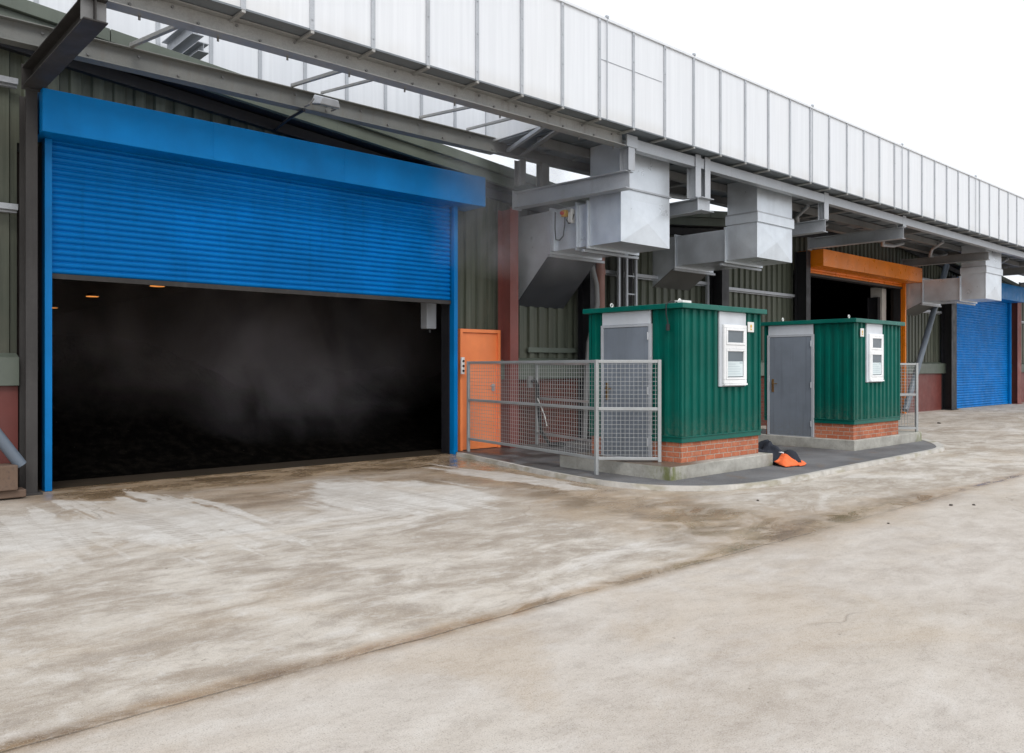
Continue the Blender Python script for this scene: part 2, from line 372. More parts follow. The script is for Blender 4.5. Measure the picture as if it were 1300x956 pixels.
class MB:
    def __init__(s): s.v = []; s.f = []
    def face(s, pts):
        b = len(s.v); s.v += [tuple(p) for p in pts]; s.f.append(tuple(range(b, b+len(pts))))
        return s
    def hexa(s, p):
        b = len(s.v); s.v += [tuple(q) for q in p]
        for f in ((0, 3, 2, 1), (4, 5, 6, 7), (0, 1, 5, 4), (1, 2, 6, 5), (2, 3, 7, 6), (3, 0, 4, 7)): s.f.append(tuple(b+i for i in f))
        return s
    def box(s, x0, x1, y0, y1, z0, z1):
        return s.hexa([(x0, y0, z0), (x1, y0, z0), (x1, y1, z0), (x0, y1, z0), (x0, y0, z1), (x1, y0, z1), (x1, y1, z1), (x0, y1, z1)])
    def bar(s, a, b, w, h, up=(0, 0, 1)):
        a = Vector(a); b = Vector(b); d = (b-a).normalized(); u = Vector(up)
        if abs(d.dot(u)) > .98: u = Vector((1, 0, 0))
        r = d.cross(u).normalized(); u = r.cross(d)
        q = []
        for p in (a, b):
            for sx, sz in ((-1, -1), (1, -1), (1, 1), (-1, 1)): q.append(p+r*sx*w/2+u*sz*h/2)
        return s.hexa(q)
    def ibeam(s, a, b, w, h, t=.014, side=(0, 0, 1)):
        a = Vector(a); b = Vector(b); u = Vector(side)
        s.bar(a+u*(h/2-t/2), b+u*(h/2-t/2), w, t, side); s.bar(a-u*(h/2-t/2), b-u*(h/2-t/2), w, t, side)
        return s.bar(a, b, t*.8, h-2*t, side)
    def tube(s, pts, r, n=12, cap=True):
        pts = [Vector(p) for p in pts]; rings = []; prev = None
        for i, p in enumerate(pts):
            d = (pts[min(i+1, len(pts)-1)]-pts[max(i-1, 0)]).normalized()
            if prev is None:
                u = Vector((0, 0, 1)) if abs(d.z) < .9 else Vector((1, 0, 0))
                u = (u-d*u.dot(d)).normalized()
            else: u = (prev-d*prev.dot(d)).normalized()
            prev = u; v = d.cross(u); b = len(s.v)
            rr = r[i] if isinstance(r, (list, tuple)) else r
            for k in range(n):
                a = 2*math.pi*k/n; s.v.append(tuple(p+(u*math.cos(a)+v*math.sin(a))*rr))
            rings.append(b)
        for i in range(len(rings)-1):
            for k in range(n):
                a, b = rings[i], rings[i+1]; k2 = (k+1) % n
                s.f.append((a+k, a+k2, b+k2, b+k))
        if cap:
            s.f.append(tuple(rings[0]+k for k in reversed(range(n)))); s.f.append(tuple(rings[-1]+k for k in range(n)))
        return s
    def torus(s, c, R_, r, ax='y', n=16, m=6):
        pts = []
        for k in range(n+1):
            a = 2*math.pi*k/n; x, z = R_*math.cos(a), R_*math.sin(a)
            pts.append((c[0]+x, c[1], c[2]+z) if ax == 'y' else (c[0], c[1]+x, c[2]+z))
        return s.tube(pts, r, m, False)
    def prism(s, poly, z0, z1):
        n = len(poly); b = len(s.v)
        s.v += [(x, y, z0) for x, y in poly]+[(x, y, z1) for x, y in poly]
        s.f.append(tuple(b+i for i in reversed(range(n)))); s.f.append(tuple(b+n+i for i in range(n)))
        for i in range(n): j = (i+1) % n; s.f.append((b+i, b+j, b+n+j, b+n+i))
        return s
    def prismx(s, poly, x0, x1):
        """polygon in (y, z) extruded along x"""
        n = len(poly); b = len(s.v)
        s.v += [(x0, y, z) for y, z in poly]+[(x1, y, z) for y, z in poly]
        s.f.append(tuple(b+i for i in range(n))); s.f.append(tuple(b+n+i for i in reversed(range(n))))
        for i in range(n): j = (i+1) % n; s.f.append((b+j, b+i, b+n+i, b+n+j))
        return s
    def build(s, name, mat, parent=None, bevel=0., smooth=False, seg=2):
        xs = [Vector(v) for v in s.v]
        lo = Vector([min(v[i] for v in xs) for i in range(3)]); hi = Vector([max(v[i] for v in xs) for i in range(3)])
        c = (lo+hi)/2
        if parent is None: c.z = lo.z
        me = bpy.data.meshes.new(name); me.from_pydata([tuple(v-c) for v in xs], [], s.f); me.update()
        bm = bmesh.new(); bm.from_mesh(me); bmesh.ops.recalc_face_normals(bm, faces=bm.faces); bm.to_mesh(me); bm.free()
        o = bpy.data.objects.new(name, me); C.objects.link(o); me.materials.append(M[mat] if isinstance(mat, str) else mat)
        if parent is not None: o.parent = parent; o.location = c-wl(parent)
        else: o.location = c
        if bevel:
            b = o.modifiers.new('bevel', 'BEVEL'); b.width = bevel; b.segments = seg; b.limit_method = 'ANGLE'; b.angle_limit = R(40)
        if smooth:
            for p in me.polygons: p.use_smooth = True
            if hasattr(me, 'set_sharp_from_angle'): me.set_sharp_from_angle(angle=R(40))
        return o

def corr(mb, a, b, z0, ztop, pitch, depth, out, rib=.4, inv=False):
    """box-profile sheet from a to b (2D), standing, with ribs pushed along out; ztop is a number or f(x)"""
    a = Vector(a); b = Vector(b); o = Vector(out); L = (b-a).length; d = (b-a)/L
    prof = [(0, 0)]
    t = 0
    while t < L:
        for u, h in ((pitch*(1-rib)*.5, 0), (pitch*(1-rib)*.5+pitch*.07, 1), (pitch*(1+rib)*.5-pitch*.07, 1), (pitch*(1+rib)*.5, 0)):
            if t+u < L: prof.append((t+u, h))
        t += pitch
    prof.append((L, 0))
    f = ztop if callable(ztop) else (lambda x: ztop)
    i0 = len(mb.v)
    for u, h in prof:
        p = a+d*u+o*depth*h
        mb.v += [(p.x, p.y, z0), (p.x, p.y, f(p.x))]
    for i in range(len(prof)-1):
        k = i0+2*i; mb.f.append((k, k+2, k+3, k+1))
    return mb

# ------------------------------------------------------------------ ground
MB().face([(-300, -300, 0), (500, -300, 0), (500, 500, 0), (-300, 500, 0)]).build('yard', 'yard')['kind'] = 'structure'
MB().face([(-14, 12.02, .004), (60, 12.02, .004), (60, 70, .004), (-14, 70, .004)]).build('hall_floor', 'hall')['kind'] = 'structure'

def smooth_line(pts, n=6):
    out = []
    for i in range(len(pts)-1):
        p0 = Vector(pts[max(i-1, 0)]); p1 = Vector(pts[i]); p2 = Vector(pts[i+1]); p3 = Vector(pts[min(i+2, len(pts)-1)])
        for k in range(n):
            t = k/n
            out.append(.5*((2*p1)+(-p0+p2)*t+(2*p0-5*p1+4*p2-p3)*t*t+(-p0+3*p1-3*p2+p3)*t**3))
    out.append(Vector(pts[-1])); return out
kerb_pts = smooth_line([(9.25, 11.55), (8.95, 10.2), (8.62, 8.8), (8.45, 7.6), (8.55, 6.85), (8.98, 6.28), (9.6, 6.02), (10.4, 5.95), (12.9, 6.05), (15.6, 6.13), (16.5, 6.2), (17.1, 6.42), (17.75, 6.8), (18.2, 7.25), (18.35, 8.0), (18.4, 9.5), (18.4, 11.9)])
MB().prism([(p.x, p.y) for p in kerb_pts]+[(9.3, 11.98)], .001, .05).build('pavement', 'pave')['kind'] = 'structure'
kb = MB()
for i in range(len(kerb_pts)-1):
    a, b = kerb_pts[i], kerb_pts[i+1]
    na = (kerb_pts[min(i+1, len(kerb_pts)-1)]-kerb_pts[max(i-1, 0)]).normalized(); nb = (kerb_pts[min(i+2, len(kerb_pts)-1)]-kerb_pts[i]).normalized()
    oa = Vector((na.y, -na.x))*-1; ob = Vector((nb.y, -nb.x))*-1
    w_ = .13
    if (oa.dot(Vector((12, 9))-a)) > 0: oa, ob = -oa, -ob
    a2, b2 = a+oa*w_, b+ob*w_
    kb.face([(a.x, a.y, .0545), (b.x, b.y, .0545), (b2.x, b2.y, .07), (a2.x, a2.y, .07)])
    kb.face([(a2.x, a2.y, .07), (b2.x, b2.y, .07), (b2.x+ob.x*.012, b2.y+ob.y*.012, 0.001), (a2.x+oa.x*.012, a2.y+oa.y*.012, 0.001)])
kb.build('kerb', 'kerb')['kind'] = 'structure'

# ------------------------------------------------------------------ industrial building
def roof_z(x):
    d = abs(((x-13.6+13.7) % 27.4)-13.7)
    return 5.1+.095*d
bld = thing('industrial_building', (13.6, 12.1, 0), 'long olive clad industrial shed with low gables, roller doors and red base wall', 'building')
YW = 12.15
segs = [(-13.9, 2.35), (9.42, 21.95), (29.05, 33.2), (39.85, 60)]
for i, (a, b) in enumerate(segs):
    m = MB(); corr(m, (a, YW), (b, YW), 1.70, lambda x: roof_z(x)-.3, .275, .05, (0, -1), .62)
    m.build('cladding', 'clad', bld)
for (a, b, z) in ((2.35, 9.42, 4.7), (21.95, 29.05, 4.6), (33.2, 39.85, 4.5)):
    m = MB(); corr(m, (a, YW-.002), (b, YW-.002), z-.2, lambda x: roof_z(x)-.3, .275, .05, (0, -1), .62)
    m.build('cladding', 'clad', bld)
    MB().box(a-.05, b+.05, YW+.05, YW+.2, z-.3, z-.05).build('lintel', 'blacksteel', bld)
# lining added behind the cladding to keep light from leaking into the hall
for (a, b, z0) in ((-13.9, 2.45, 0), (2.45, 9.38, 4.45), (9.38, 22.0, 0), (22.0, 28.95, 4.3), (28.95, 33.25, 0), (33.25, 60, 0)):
    MB().hexa([(a, 12.24, z0), (b, 12.24, z0), (b, 12.34, z0), (a, 12.34, z0), (a, 12.24, 5.05), (b, 12.24, 5.05), (b, 12.34, 5.05), (a, 12.34, 5.05)]).build('added_light_seal', 'inner', bld)
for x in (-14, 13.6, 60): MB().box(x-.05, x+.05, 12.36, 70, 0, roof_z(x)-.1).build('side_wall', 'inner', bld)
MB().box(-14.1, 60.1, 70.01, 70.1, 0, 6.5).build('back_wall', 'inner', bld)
# base walls and the olive sill above them
for a, b, mat in ((-13.9, 2.33, 'maroon'), (10.45, 21.9, 'redbrick'), (29.1, 33.1, 'maroon'), (40.05, 60, 'maroon')):
    MB().box(a, b, 11.98, 12.22, 0, 1.36).build('base_wall', mat, bld)
    MB().prismx([(11.90, 1.365), (12.13, 1.365), (12.13, 1.78), (12.08, 1.78), (11.90, 1.72)], a, b).build('sill_flashing', 'olive', bld, .004)
# roof and verge
xs = [-14.2, -.1, 13.6, 27.3, 41.0, 54.7, 60.2]
rf = MB()
for a, b in zip(xs, xs[1:]):
    za, zb = roof_z(a)-.03, roof_z(b)-.03
    rf.hexa([(a, 11.7, za-.12), (b, 11.7, zb-.12), (b, 70, zb-.12), (a, 70, za-.12), (a, 11.7, za), (b, 11.7, zb), (b, 70, zb), (a, 70, za)])
rf.build('roof', 'darkroof', bld)
for a, b in zip(xs, xs[1:]):
    za, zb = roof_z(a), roof_z(b)
    n = max(1, round(abs(b-a)/3.4))
    m = MB(); m2 = MB()
    for k in range(n):
        p = a+(b-a)*k/n; q = a+(b-a)*(k+1)/n; zp = roof_z(p); zq = roof_z(q); g_ = .006
        m.hexa([(p+g_, 11.60, zp-.17), (q-g_, 11.60, zq-.17), (q-g_, 11.72, zq-.17), (p+g_, 11.72, zp-.17), (p+g_, 11.60, zp), (q-g_, 11.60, zq), (q-g_, 11.72, zq), (p+g_, 11.72, zp)])
        m2.hexa([(p, 11.66, zp-.36), (q, 11.66, zq-.36), (q, 11.75, zq-.36), (p, 11.75, zp-.36), (p, 11.66, zp-.178), (q, 11.66, zq-.178), (q, 11.75, zq-.178), (p, 11.75, zp-.178)])
    m.build('verge_flashing', 'olive', bld, .006); m2.build('fascia', 'olive', bld, .004)
    MB().hexa([(a, 11.76, za-.36), (b, 11.76, zb-.36), (b, 12.2, zb-.36), (a, 12.2, za-.36), (a, 11.76, za-.33), (b, 11.76, zb-.33), (b, 12.2, zb-.33), (a, 12.2, za-.33)]).build('verge_soffit', 'blacksteel', bld)
    MB().bar((a, 12.0, za-.47), (b, 12.0, zb-.47), .1, .16).build('purlin', 'blacksteel', bld)
# stanchions
def column(x, mat, top, w_=.2, y=11.8, d=.36):
    m = MB().ibeam((x, y, 0.002), (x, y, top), w_, d, .016, side=(0, 1, 0))
    c = m.build('column', mat, bld)
    MB().box(x-w_/2-.05, x+w_/2+.05, y-d/2-.05, y+d/2+.02, .001, .026).build('base_plate', mat, c, .003)
column(2.41, 'darksteel', 5.06, .13)
column(10.56, 'redsteel', 4.64, .21)
column(12.85, 'blacksteel', 4.6, .28)
column(17.7, 'blacksteel', 4.66, .3)
column(21.85, 'blacksteel', 4.9, .24)
column(28.2, 'blacksteel', 4.0, .2, 12.6)
column(32.75, 'blacksteel', 5.0, .5)
column(40.2, 'redsteel', 5.0, .5)
MB().box(28.3, 28.62, 12.16+.2, 12.75, .005, 4.35).build('inner_pier', 'block', bld)
# sheeting rails standing off the cladding
for a, b, z in ((-13.8, 2.33, 3.6), (-13.8, 2.33, 5.2), (11.3, 12.7, 3.66), (13.0, 17.52, 3.66), (17.9, 21.7, 3.6), (29.2, 32.5, 3.6), (29.2, 32.5, 4.75), (40.5, 60, 3.6)):
    MB().box(a, b, 11.96, 12.03, z, z+.075).box(a, b, 12.032, 12.10, z-.03, z-.002).build('sheeting_rail', 'galvcool', bld, .003)
for x in (17.42, 17.98, 13.2): MB().box(x-.04, x+.04, 11.93, 12.0, 1.8, 4.9).build('rail_cleat', 'galvcool', bld, .003)
MB().box(11.35, 13.5, 12.06, 12.09, 1.9, 2.0).build('sheet_lap', 'olive', bld)
# brown downpipe from the valley, with sockets
dp = MB().tube([(13.0, 11.62, .05), (13.0, 11.62, 4.9)], .11, 20).build('downpipe', 'brownpipe', bld, 0, True)
for z in (1.7, 3.55): MB().tube([(13.0, 11.62, z), (13.0, 11.62, z+.12)], .125, 20).build('pipe_socket', 'brownpipe', dp, 0, True)
# diagonal braces
MB().tube([(31.7, 11.5, 5.3), (28.1, 11.5, .15)], .1, 14).build('brace', 'bluegrey', bld, 0, True)
MB().tube([(1.15, 11.45, 2.1), (2.26, 11.45, .40)], .07, 14).build('brace', 'bluegrey', bld, 0, True)
m = MB().box(-6, 2.2, 11.3, 11.62, .12, .42).box(-6, 2.3, 11.36, 11.6, .02, .115)
m.build('bump_rail', 'timber', bld, .012)
MB().box(-13.9, 2.3, 11.9, 11.975, .0, .14).build('base_kerb', 'kerb', bld)
# small orange service door beside the big roller door
sdoor = MB().box(9.50, 10.36, 11.90, 11.95, .06, 2.24).build('service_door', 'salmon', bld, .004)
fr = MB().box(9.435, 9.495, 11.86, 12.0, .052, 2.31).box(10.365, 10.42, 11.86, 12.0, .052, 2.31).box(9.496, 10.364, 11.86, 12.0, 2.245, 2.31)
fr.build('door_frame', 'salmon', sdoor, .003)
m = MB().box(10.22, 10.28, 11.872, 11.898, 1.14, 1.28).tube([(10.24, 11.87, 1.24), (10.24, 11.83, 1.24), (10.14, 11.83, 1.24)], .012, 8)
m.build('handle', 'framegrey', sdoor, .002)

def roller(x0, x1, zb, zc, box, yb, mat, slat, slatmat, jw=.15, thing_label=None):
    """curtain down to zb; box = (x0, x1, z0, z1), yb = its front"""
    m = MB(); p = slat; z = zb+.07; yc = 11.93
    prof = []
    while z < zc:
        for t, d in ((0, 0), (.10, .016), (.3, .030), (.52, .033), (.75, .022), (.90, .0)):
            prof.append((z+p*t, yc-d))
        z += p
    prof.append((z, yc))
    i0 = 0
    for zz, yy in prof: m.v += [(x0+.03, yy, zz), (x1-.03, yy, zz)]
    for i in range(len(prof)-1): m.f.append((2*i, 2*i+1, 2*i+3, 2*i+2))
    m.box(x0+.03, x1-.03, yc+.004, yc+.012, zb+.07, zc)
    door = m.build('roller_door', slatmat, bld)
    door['label'] = thing_label
    MB().box(x0+.02, x1-.02, yc-.03, yc+.03, zb, zb+.068).build('bottom_bar', 'darksteel' if zb > .3 else slatmat, door, .004)
    for a, b in ((x0-jw+.02, x0+.02), (x1-.02, x1+jw-.02)):
        g1 = MB().box(a, b, 11.80, 11.88, .003, box[2]-.003)
        MB().box(a+.01, b-.01, 11.962, 12.2, .003, box[2]-.003).build('jamb_lining', 'blacksteel', door, .003)
        if a < x0-.05: g1.box(a, x0, 11.882, 11.958, .003, box[2]-.003)
        else: g1.box(x1, b, 11.882, 11.958, .003, box[2]-.003)
        g1.build('guide_rail', mat, door, .004)
    bx = MB().box(box[0], box[1], yb, 12.1, box[2], box[3]).build('shutter_box', mat, door, .008)
    n = int((box[1]-box[0])/2.3)
    m = MB()
    for k in range(1, n+1):
        x = box[0]+(box[1]-box[0])*k/(n+.4)
        for j in range(9): m.box(x-.006, x+.006, yb-.004, yb-.001, box[2]+.05+j*(box[3]-box[2]-.1)/8-.006, box[2]+.05+j*(box[3]-box[2]-.1)/8+.006)
        m.box(x+.03, x+.034, yb-.003, yb-.001, box[2]+.01, box[3]-.01)
    m.build('rivet_seam', mat, door)
    return door
d1 = roller(2.66, 9.26, 2.75, 4.62, (2.5, 9.72, 4.54, 5.08), 11.48, 'blue', .081, 'blue_slat', .085, thing_label='big blue roller door raised halfway over the dark hall')
d2 = roller(22.25, 28.85, 4.28, 4.55, (22.1, 29.0, 4.47, 4.95), 11.30, 'orange', .08, 'orange', .09, thing_label='orange roller door rolled fully up')
d3 = roller(33.35, 39.65, .01, 4.45, (33.2, 39.75, 4.36, 5.0), 11.30, 'blue', .1, 'blue_slat', thing_label='closed blue roller door at the far end')

# ------------------------------------------------------------------ covered gallery with its white cladding
gal = thing('covered_gallery', (26, 9.9, 5.57), 'long elevated gallery clad in white metal panels along the shed front', 'gallery')
GX0, GX1, ZB, ZT = -7, 64, 5.575, 7.17
MB().box(GX0, GX1, 8.73, 8.80, ZB, ZT).build('front_cladding', 'gallery', gal)
MB().box(9.55, GX1, 11.2, 11.26, ZB+.12, ZT).build('rear_cladding', 'gallery', gal)
MB().box(9.55, GX1, 8.802, 11.198, ZT-.08, ZT-.03).build('top_sheet', 'soffit', gal)
MB().box(9.55, GX1, 9.14, 10.93, 5.585, 5.62).build('soffit', 'soffit', gal)
MB().box(9.52, 9.548, 8.802, 11.2, 5.62, ZT).build('end_panel', 'gallery', gal)
m = MB().prismx([(8.715, 5.55), (9.10, 5.565), (9.10, 5.572), (8.715, 5.572)], GX0, GX1); m.build('drip_flashing', 'soffit', gal)
m = MB().box(GX0, GX1, 8.70, 8.728, ZT-.03, ZT+.012); m.build('top_trim', 'gallery', gal, .004)
k = -13
strip = []
while 4.71+.84*k < GX1:
    x = 4.71+.84*k
    mm = MB().box(x-.028, x+.028, 8.708, 8.728, ZB-.02, ZT-.032)
    for z in (5.68, 6.2, 6.65, 7.08): mm.tube([(x, 8.708, z), (x, 8.698, z)], .012, 6)
    st = mm.build('cover_strip', 'galvcool', gal, .003)
    MB().box(x-.022, x+.022, 8.70, 9.10, 5.515, 5.548).build('strip_foot', 'galv', st, .003)
    if x > 9.6: MB().box(x-.02, x+.02, 9.15, 10.92, 5.56, 5.583).build('soffit_rib', 'soffit', gal)
    k += 1
MB().box(9.80, 11.36, 8.722, 8.7285, 6.50, 6.507).build('panel_seam', 'galvcool', gal)
for x in (9.92, 12.27, 16.55, 21.1, 26.2, 31.3, 36.4):
    rd = MB().tube([(x, 8.705, ZB-.02), (x, 8.705, ZT+.05)], .009, 6).build('lightning_rod', 'galvcool', gal)
    MB().box(x-.03, x+.03, 8.69, 8.73, ZT+.014, ZT+.05).build('rod_clamp', 'galvcool', rd)
MB().box(9.8, GX1, 10.1, 10.2, 5.40, 5.555).build('soffit_beam', 'dull', gal)
for x in (14.2, 19.6, 24.2, 30, 35, 41): MB().box(x-.07, x+.07, 9.15, 10.92, 5.42, 5.55).build('cross_beam', 'dull', gal)
for x in (12.9, 18.6, 23.5, 27.0, 33.0):
    MB().tube([(x, 9.9, 5.5), (x+.2, 10.3, 5.33), (x+.8, 10.6, 5.2), (x+1.8, 10.7, 5.28), (x+2.6, 10.75, 5.45)], .05, 10).build('hanging_conduit', 'galvcool', gal, 0, True)

rg = thing('roof_screen', (3.5, 14, 6.45), 'white panelled screen standing on posts behind the green gable roof', 'screen')
MB().box(-9, 14.6, 13.2, 13.34, 6.45, 8.3).build('cladding', 'gallery', rg)
x = 6.15-.84*17
while x < 14.6:
    MB().box(x-.03, x+.03, 13.175, 13.198, 6.43, 8.3).build('cover_strip', 'galvcool', rg); x += .84
for x in (-4, 0.3, 4.6, 9, 13):
    MB().ibeam((x, 13.27, roof_z(x)-.04), (x, 13.27, 6.445), .12, .16, .012, (0, 1, 0)).build('leg', 'galvcool', rg)
for x in (4.6, 10.45):
    z = 6.55 if x < 5 else 5.98
    if x > 5: continue
    MB().ibeam((x, 11.9, z), (x, 13.15, z), .17, .24, .012).build('bracket_beam', 'galvcool', rg)
    MB().ibeam((x+.12, 12.0, z-.24), (x+.12, 13.1, z-.24), .16, .14, .012).build('splice_beam', 'galvcool', rg)

# ------------------------------------------------------------------ steel frame carrying the gallery
fr = thing('support_frame', (20, 10, 0), 'galvanised steel frame of beams and brackets carrying the white gallery', 'steel frame')
b1 = MB().ibeam((2.15, 9.06, 5.445), (10.7, 9.06, 5.445), .2, .22, .014)
b1 = b1.build('front_beam', 'galv', fr, .003)
def bolt(a, b, r, par): MB().tube([a, b], r, 6).build('bolt', 'dull', par)
x = 2.5
while x < 10.6:
    bolt((x, 9.055, 5.50), (x, 9.035, 5.50), .017, b1); bolt((x+.28, 9.055, 5.40), (x+.28, 9.035, 5.40), .017, b1); x += .72
x = 2.9
while x < 10.6: bolt((x, 9.12, 5.335), (x, 9.12, 5.29), .014, b1); x += .85
MB().box(10.98, 64, 8.98, 9.13, 5.31, 5.50).build('front_beam', 'galvcool', fr, .006)
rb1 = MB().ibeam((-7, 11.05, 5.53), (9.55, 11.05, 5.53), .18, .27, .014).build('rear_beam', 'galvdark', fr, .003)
MB().ibeam((9.55, 11.05, 5.56), (64, 11.05, 5.56), .18, .27, .014).build('rear_beam', 'dull', fr, .003)
x = -2.
while x < 9.4: bolt((x, 11.045, 5.59), (x, 11.02, 5.59), .016, rb1); bolt((x+.5, 11.045, 5.47), (x+.5, 11.02, 5.47), .016, rb1); x += 1.1
for xa, xb, t in ((3.4, 3.32, .05), (5.62, 5.36, .045), (6.1, 5.84, .035), (7.9, 7.5, .04), (8.9, 8.3, .04)):
    MB().bar((xa, 11.0, 5.70), (xb, 9.14, 5.36), t, t).build('strut', 'galv', fr, .003)
MB().bar((9.84, 11.0, 5.50), (9.0, 9.18, 5.40), .06, .06).build('strut', 'galvcool', fr, .003)
MB().bar((10.15, 11.0, 5.46), (9.3, 9.18, 5.38), .09, .03).build('strut', 'dull', fr, .003)
# cantilever brackets: (x, z_bottom, z_top, width)
for i, (x, z0, z1, w_, ya) in enumerate(((2.42, 5.08, 5.33, .23, 8.92), (10.83, 4.64, 4.94, .22, 9.0), (12.9, 4.5, 4.75, .22, 9.0), (17.7, 4.66, 4.94, .22, 9.0),
                             (21.9, 4.95, 5.25, .22, 9.0), (28.2, 4.95, 5.2, .22, 9.0), (33.5, 4.95, 5.2, .22, 9.0), (40.2, 5.0, 5.25, .22, 9.0))):
    mat = 'darksteel' if i == 0 else ('galvcool' if i < 5 else 'dull')
    xb = x if i not in (1,) else 10.62
    br = MB().ibeam((x, ya, (z0+z1)/2), (xb, 11.60, (z0+z1)/2), w_, z1-z0, .016).build('bracket_beam', mat, fr, .003)
    MB().box(xb-w_/2-.01, xb+w_/2+.01, 11.603, 11.617, z0-.03, z1+.03).build('end_plate', mat, br, .002)
MB().box(2.30, 2.54, 9.0, 9.016, 5.096, 5.314).build('web_stiffener', 'dull', fr)
for x, y, z0, z1, w_ in ((10.84, 9.06, 4.942, 5.33, .17), (12.76, 9.06, 4.752, 5.54, .17), (13.06, 9.06, 4.752, 5.54, .17), (17.7, 9.055, 4.942, 5.54, .2), (21.9, 9.055, 5.252, 5.54, .2),
                      (10.76, 11.05, 4.942, 5.42, .17), (10.25, 11.12, 4.95, 5.42, .14), (12.9, 11.05, 4.752, 5.42, .17), (17.7, 11.05, 4.942, 5.42, .17)):
    if y < 10: MB().ibeam((x, y, z0), (x, y, z1), w_, .2 if x < 17 else .16, .012, (0, 1, 0)).build('post', 'galvcool', fr, .002)
    else: MB().ibeam((x, y, z0), (x, y, z1), w_, .17, .012, (0, 1, 0)).build('post', 'dull', fr, .002)
MB().box(10.70, 10.975, 8.945, 8.975, 5.33, 5.53).build('splice_plate', 'galvcool', fr, .002)
MB().ibeam((12.72, 8.95, 4.62), (13.1, 8.95, 4.62), .2, .25, .014).build('end_beam', 'galvcool', fr, .002)

# ------------------------------------------------------------------ air ducts
def pyr(mb, x0, x1, y, z0, z1, d):
    cx, cz = (x0+x1)/2, (z0+z1)/2; c = (cx, y-d, cz); q = [(x0, y, z0), (x1, y, z0), (x1, y, z1), (x0, y, z1)]
    for i in range(4): mb.face([q[i], q[(i+1) % 4], c])
def pyrx(mb, x, y0, y1, z0, z1, d):
    cy_, cz = (y0+y1)/2, (z0+z1)/2; c = (x-d, cy_, cz); q = [(x, y0, z0), (x, y1, z0), (x, y1, z1), (x, y0, z1)]
    for i in range(4): mb.face([q[i], q[(i+1) % 4], c])
def frame_y(mb, x0, x1, z0, z1, y, t=.035, w_=.045):
    """angle flange ring round a duct running along Y"""
    mb.box(x0-w_, x1+w_, y-t/2, y+t/2, z0-w_, z0-.001); mb.box(x0-w_, x1+w_, y-t/2, y+t/2, z1+.001, z1+w_)
    mb.box(x0-w_, x0-.001, y-t/2, y+t/2, z0, z1); mb.box(x1+.001, x1+w_, y-t/2, y+t/2, z0, z1)
def ring_z(mb, x0, x1, y0, y1, z, t=.03, w_=.03):
    mb.box(x0-w_, x1+w_, y0-w_, y0-.001, z-t/2, z+t/2); mb.box(x0-w_, x1+w_, y1+.001, y1+w_, z-t/2, z+t/2)
    mb.box(x0-w_, x0-.001, y0, y1, z-t/2, z+t/2); mb.box(x1+.001, x1+w_, y0, y1, z-t/2, z+t/2)
def duct(label, xa, xb, z0, z1, zs, yh, zh, band, under='hoodmid', run0=10.12):
    yf, yr = 9.35, 10.08
    t = thing('air_duct', ((xa+xb)/2, 9.7, z0), label, 'air duct', 'square steel air ducts under the gallery')
    MB().box(xa, xb, yf, yr, zs+.016, 5.583).build('riser', 'duct', t, .004)
    m = MB(); ring_z(m, xa, xb, yf, yr, zs, .03, .028)
    m.build('joint_flange', 'galvcool', t, .002)
    if band:
        MB().box(xa-.035, xb+.035, yf-.035, yr+.03, zs-.21, zs-.017).build('collar', 'duct', t, .004)
    top = zs-(.212 if band else .016)
    m = MB(); y1 = run0-.02
    # elbow box, front and side skins crossbroken
    m.face([(xa, yf, z0), (xa, y1, z0), (xb, y1, z0), (xb, yf, z0)]); m.face([(xb, yf, z0), (xb, y1, z0), (xb, y1, top), (xb, yf, top)])
    m.face([(xa, yf, top), (xb, yf, top), (xb, y1, top), (xa, y1, top)]); m.face([(xa, y1, z0), (xb, y1, z0), (xb, y1, top), (xa, y1, top)])
    pyr(m, xa, xb, yf, z0, top-(.17 if not band else 0), .045)
    if not band: m.face([(xa, yf, top-.17), (xb, yf, top-.17), (xb, yf, top), (xa, yf, top)])
    pyrx(m, xa, yf, y1, z0, top, .012)
    m.build('elbow_box', 'duct', t)
    MB().box(xa-.012, xa+.012, yf-.006, yf+.018, z0+.001, top-.002).build('corner_seam', 'duct', t, .002)
    m = MB(); frame_y(m, xa, xb, z0, min(z1, top), run0); m.build('flange_frame', 'duct', t, .002)
    m = MB()
    m.box(xa, xb, run0+.02, yh-.02, z0, z1); m.build('duct_run', 'duct', t, .004)
    m = MB(); frame_y(m, xa, xb, z0, z1, yh); m.build('flange_frame', 'duct', t, .002)
    # hood sloping down into the wall
    h = MB(); yw = 12.12
    h.prismx([(yh+.02, z0), (yw, zh), (yw, z1), (yh+.02, z1)], xa, xb)
    hd = h.build('hood', 'duct', t, .003)
    MB().prismx([(yh+.03, z0-.004), (yw-.01, zh-.004), (yw-.01, zh-.016), (yh+.03, z0-.016)], xa+.01, xb-.01).build('hood_underside', under, hd)  # separate sheet, darker than the duct, under the slope
    # trays hung below
    for y in (run0+.10, yh+.02):
        MB().box(xa-.05, xb+.14, y-.03, y+.03, z0-.10, z0-.05).build('support_rail', 'galvcool', t, .003)
    return t
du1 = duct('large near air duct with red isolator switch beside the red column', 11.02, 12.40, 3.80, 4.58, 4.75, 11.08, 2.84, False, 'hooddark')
m = MB(); frame_y(m, 11.02, 12.40, 3.80, 4.58, 10.40, .03, .05); m.box(10.955, 11.015, 10.36, 10.38, 3.80, 4.58); m.build('damper_frame', 'duct', du1, .002)
MB().box(10.965, 11.018, 10.96, 11.04, 3.80, 4.60).build('damper_frame', 'duct', du1, .002)
sw = MB().box(10.92, 11.015, 10.62, 10.72, 4.40, 4.52).build('isolator', 'yellow', du1, .008)
MB().tube([(10.915, 10.67, 4.46), (10.87, 10.67, 4.46)], .034, 12).build('knob', 'red', sw)
